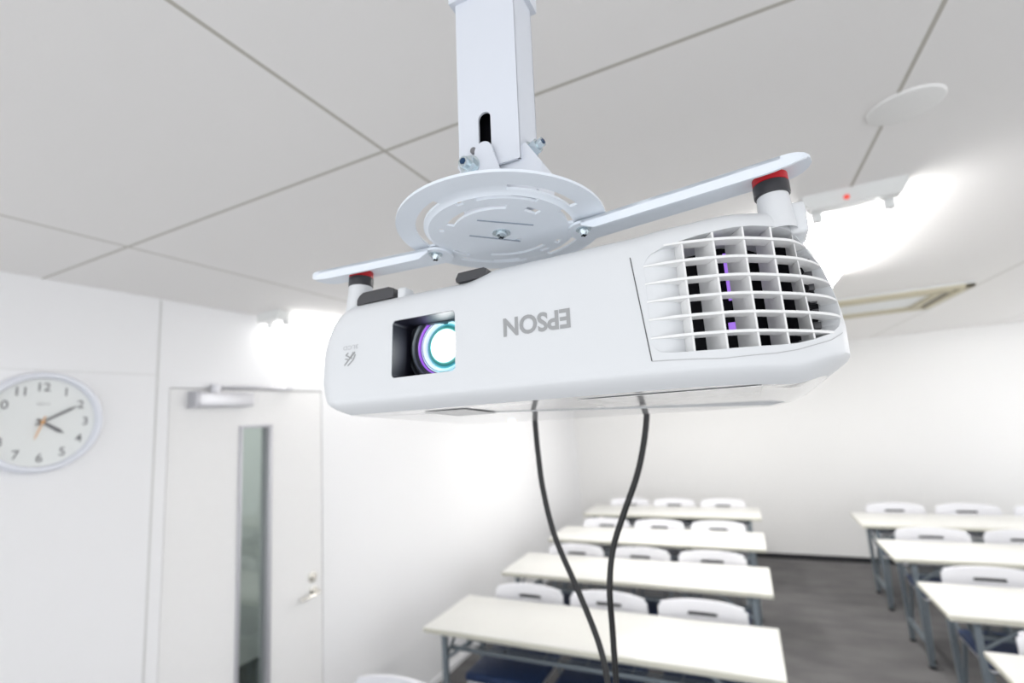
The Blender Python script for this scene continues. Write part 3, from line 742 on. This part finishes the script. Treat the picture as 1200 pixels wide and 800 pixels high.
def arm(a, b, w, foot, rise=0.):
    """flat strip from a (under the plate) to b with a downturned lip along its front edge"""
    a, b = Vector(a), Vector(b); t = (b-a).normalized(); nn = Vector((-t.y, t.x))
    if nn.y > 0: nn = -nn                                   # towards the front
    h = w/2; L = (b-a).length
    def pt(u, v): return a + t*u + nn*v
    poly = [pt(u, v) for u, v in [(-h*.8 + h*.8*(1-math.cos(k/8*PI/2)), -h*math.sin(k/8*PI/2)) for k in range(9)]]
    poly += [pt(L-h, -h)] + [pt(L-h + h*math.sin(k/8*PI), -h*math.cos(k/8*PI)) for k in range(1, 9)]
    poly += [pt(k, h) for k in (L-h*1.4,)] + [pt(h*.8*math.cos(k/8*PI/2)*0 - h*.8*math.sin(k/8*PI/2), h*math.cos(k/8*PI/2)) for k in range(0, 8)]
    zf = PZ-.0046
    bm = B(); prism(bm, poly, lambda p: Vector((p[0], p[1], zf)), lambda p: Vector((p[0], p[1], zf+.0022)))
    # lip
    prof = [(h*.1, .0015), (h*.7, .0062), (L*.5, .0066), (L-h*1.5, .0066), (L-h*.7, .0050), (L-h*.2, .0006)]
    us = [h*.1 + (L-h*.3)*k/30 for k in range(31)]; prev = None
    for u in us:
        d2 = lerp_tab(prof, u); vv = h if u < L-h else h*math.sqrt(max(0., 1-((u-(L-h))/h)**2))
        q0, q1 = pt(u, vv), pt(u, vv-.0020)
        cur = [bm.verts.new((q0.x, q0.y, zf+.0022)), bm.verts.new((q0.x, q0.y, zf-d2)), bm.verts.new((q1.x, q1.y, zf-d2)), bm.verts.new((q1.x, q1.y, zf+.0022))]
        if prev:
            for k in range(4): quad(bm, (prev[k], prev[(k+1) % 4], cur[(k+1) % 4], cur[k]))
        prev = cur
    for v in bm.verts: v.co.z += rise*max(0., (Vector((v.co.x, v.co.y))-a).dot(t))/L
    o = obj('arm', bm, M['arm'], mt, 30, xf=LM)
    bolt('bolt', a + nn*.005, mt, .0038, .005, zf)
    # slot near the tip
    f = Vector(foot); z1 = zf + rise*(f-a).dot(t)/L
    bm = B(); lathe(bm, [(0, z1-.0140), (.0102, z1-.0140), (.0108, z1-.0133), (.0108, z1-.0058), (.0100, z1-.0052), (0, z1-.0052)], (f.x, f.y, 0), 'Z', 36)
    sp = obj('spacer', bm, M['rubber'], mt, 30, xf=LM)
    bm = B(); lathe(bm, [(0, z1-.0055), (.0098, z1-.0055), (.0106, z1-.0050), (.0106, z1), (0, z1)], (f.x, f.y, 0), 'Z', 36)
    obj('washer', bm, M['red'], sp, 30, xf=LM, label='red washer')
    return o
arm((-.0925, .0390), (.0585, .0330), .032, FR, .0090)
arm((-.2165, .0215), (-.3480, .0125), .030, FL)

# pole with outer sleeve
def lean(z): return .030*(z-.19)
bm = B(); px0, px1, py0, py1 = -.1750, -.1235, .300, .336; zb, ztp = .186, .58
SL0, SL1, SZ0, SZ1 = -.1572, -.1465, .185, .2318
def wall_front():
    # front face with an open slot, 2 mm sheet
    zc = SZ1 - (SL1-SL0)/2; r = (SL1-SL0)/2; xc = (SL0+SL1)/2
    top = [(xc - r*math.cos(k/10*PI), zc + r*math.sin(k/10*PI)) for k in range(11)]
    left = [(px0, zb), (SL0, zb)] + top[:6] + [(xc, ztp), (px0, ztp)]
    right = [(SL1, zb), (px1, zb), (px1, ztp), (xc, ztp)] + top[5:][::1]
    for poly in (left, right):
        prism(bm, poly, lambda p: Vector((p[0]+lean(p[1]), py0, p[1]+CZ)), lambda p: Vector((p[0]+lean(p[1]), py0+.002, p[1]+CZ)))
wall_front()
def slab(x0, x1, y0, y1):
    y0 += .0005
    prism(bm, [(x0, y0), (x1, y0), (x1, y1), (x0, y1)], lambda p: Vector((p[0]+lean(zb), p[1], zb+CZ)), lambda p: Vector((p[0]+lean(ztp), p[1], ztp+CZ)))
slab(px0, px0+.002, py0, py1); slab(px1-.002, px1, py0, py1); slab(px0, px1, py1-.002, py1)
bmesh.ops.remove_doubles(bm, verts=bm.verts, dist=1e-6)
obj('pole', bm, M['mount'], mt, 30, xf=toM)
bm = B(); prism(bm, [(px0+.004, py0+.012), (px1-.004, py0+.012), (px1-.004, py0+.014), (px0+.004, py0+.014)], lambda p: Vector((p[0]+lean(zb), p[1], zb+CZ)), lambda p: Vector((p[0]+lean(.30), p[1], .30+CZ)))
obj('pole_shade_sheet', bm, M['black'], mt, 0, xf=toM)  # black sheet behind the slot paints the shade inside the pole
bm = B()
za, zc_ = .334, CEIL-CZ-.004
ol = [(px0-.004, py0-.004), (px1+.004, py0-.004), (px1+.004, py1+.004), (px0-.004, py1+.004)]
prism(bm, ol, lambda p: Vector((p[0]+lean(za), p[1], za+CZ)), lambda p: Vector((p[0]+lean(zc_), p[1], zc_+CZ)))
sl = obj('sleeve', bm, M['mount'], mt, 30, xf=toM)
bm = B(); box(bm, (-.215, .255, CEIL-.006), (-.065, .385, CEIL), .002); obj('ceiling_plate', bm, M['mount'], mt, xf=toM)
# yoke: tongue in front of the pole, back plate, cross block
def tongue(y0, y1, tip, bl, br, zt_, zb_):
    bm = B(); r = .0075; n_ = 12
    poly = [(bl, zb_)] + [(tip - r*math.cos(k/n_*PI), zt_ - r + r*math.sin(k/n_*PI)) for k in range(n_+1)] + [(br, zb_)]
    return prism(bm, poly, lambda p: Vector((p[0], y0, p[1]+CZ)), lambda p: Vector((p[0], y1, p[1]+CZ)))
obj('yoke', tongue(.2955, .2980, -.1512, -.1690, -.1290, .2050, .146), M['mount'], mt, 30, xf=toM)
obj('yoke', tongue(.3380, .3405, -.1512, -.1690, -.1290, .2050, .144), M['mount'], mt, 30, xf=toM)
bm = B(); prism(bm, [(-.1755, .192), (-.1735, .198), (-.1690, .2015), (-.1640, .2015), (-.1600, .198), (-.1600, .150), (-.1720, .150), (-.1720, .186)], lambda p: Vector((p[0], .2982, p[1]+CZ)), lambda p: Vector((p[0], .3005, p[1]+CZ)))
obj('pivot_ear', bm, M['mount'], mt, 30, xf=toM)
bm = B(); prism(bm, [(-.1420, .160), (-.1420, .1900), (-.1200, .1990), (-.1085, .1800), (-.1130, .160)], lambda p: Vector((p[0], .304, p[1]+CZ)), lambda p: Vector((p[0], .334, p[1]+CZ)))
obj('tilt_block', bm, M['mount'], mt, 30, xf=toM)
def hexbolt(c, d, r=.0062, l=.010, nut=True):
    c, d = Vector(c), Vector(d).normalized()
    bm = B(); tube(bm, [c, c+d*.0012], r*1.25, 24); tube(bm, [c+d*.0012, c+d*l*.6], r, 6); tube(bm, [c+d*l*.6, c+d*l], r*.6, 12)
    o = obj('bolt', bm, M['zinc'], mt, 30, xf=toM)
    bm = B(); tube(bm, [c+d*(l+.0001), c+d*(l+.0006)], r*.38, 6); obj('bolt_socket', bm, mat('bolt_socket', (.02, .06, .14), .3, .5), o, 30, xf=toM)
hexbolt((-.1630, .2965, .1885+CZ), (-.12, -1, .05), .0068)
hexbolt((-.1215, .318, .1995+CZ), (1, -.25, .25), .0058, .012)
bm = B(); cyl(bm, (-.1600, .2979, .2010+CZ), (-.1600, .2960, .2010+CZ), .0026, 16); obj('pivot_slot', bm, M['ink'], mt, xf=toM)

# ------------------------------------------------------------------ cables hanging behind the projector
def cable(pts, label, r=.0036):
    pts = [Vector((x, y, z+CZ)) for x, y, z in pts]
    sm = catmull(pts, 12); bm = B(); tube(bm, sm, r, 12)
    o = obj('projector_cable', bm, M['cable']); tag(o, label, 'cable', 'black cables behind the projector'); return o
YC = .582
cable([(-.236, .552, .033), (-.240, .566, .034), (-.2455, YC-.006, .026), (-.247, YC, -.006), (-.246, YC, -.048), (-.2425, YC, -.096), (-.231, YC, -.152), (-.2045, YC, -.218), (-.1845, YC-.006, -.267), (-.178, YC-.008, -.307), (-.172, YC-.008, -.40), (-.168, YC, -.70), (-.17, YC, -1.30), (-.175, YC+.005, -1.70), (-.20, YC+.05, -1.815), (-.35, YC+.25, -1.826), (-.60, YC+.35, -1.826)],
      'black cable hanging from the left end of the projector rear')
cable([(-.100, .552, .033), (-.099, .566, .034), (-.1015, YC-.006, .026), (-.104, YC, -.009), (-.1125, YC, -.047), (-.124, YC, -.081), (-.144, YC, -.124), (-.1600, YC, -.163), (-.168, YC, -.206), (-.1715, YC+.008, -.253), (-.1735, YC+.010, -.307), (-.176, YC+.010, -.40), (-.18, YC+.008, -.70), (-.182, YC+.008, -1.30), (-.18, YC+.02, -1.70), (-.15, YC+.08, -1.815), (-.02, YC+.30, -1.826), (.10, YC+.60, -1.826)],
      'black cable hanging from the middle of the projector rear')

# ------------------------------------------------------------------ lights
def area(name, loc, rot, sx, sy, power, col=(1, 1, 1)):
    l = bpy.data.lights.new(name, 'AREA'); l.shape = 'RECTANGLE'; l.size = sx; l.size_y = sy; l.energy = power; l.color = col
    o = bpy.data.objects.new(name, l); C.objects.link(o); o.location = loc; o.rotation_euler = rot; return o
for x, y in ((.37, 4.4), (-.8, 4.4), (2.95, 1.65)):
    area('unseen_fill_lamp', (x, y, CEIL-.06), (0, 0, 0), .22, 1.2, 13, (1, .985, .96))  # unseen lamps added under the ceiling, without fixtures, to light the room
area('corridor_fill_lamp', (XL-.9, 2.6, CEIL-.03), (0, 0, 0), .3, 1.5, 8)  # unseen lamp added to brighten the corridor behind the door glass

w = bpy.data.worlds.new('World'); bpy.context.scene.world = w; w.use_nodes = True
w.node_tree.nodes['Background'].inputs['Color'].default_value = (.95, .97, 1, 1); w.node_tree.nodes['Background'].inputs['Strength'].default_value = .86  # even world light added as soft fill through the open front and right

# ------------------------------------------------------------------ camera
cam = bpy.data.cameras.new('camera'); co = bpy.data.objects.new('camera', cam); C.objects.link(co)
r_, u_, f_ = Vector((.89934476, .43197817, -.06763037)), Vector((.12730207, -.11071751, .98566516)), Vector((-.41829797, .89506228, .15456492))
mw = Matrix((( r_.x, u_.x, -f_.x, 0), (r_.y, u_.y, -f_.y, 0), (r_.z, u_.z, -f_.z, CZ), (0, 0, 0, 1)))
co.matrix_world = mw
cam.sensor_width = 36.; cam.lens = 560.57/1200*36; cam.clip_start = .02; cam.clip_end = 60
cam.dof.use_dof = True; cam.dof.focus_distance = .315; cam.dof.aperture_fstop = 5.0
sc = bpy.context.scene; sc.camera = co
sc.view_settings.view_transform = 'Standard'; sc.view_settings.look = 'None'
sc.view_settings.exposure = .91; sc.view_settings.gamma = 1.
try: sc.cycles.use_denoising = True
except Exception: pass
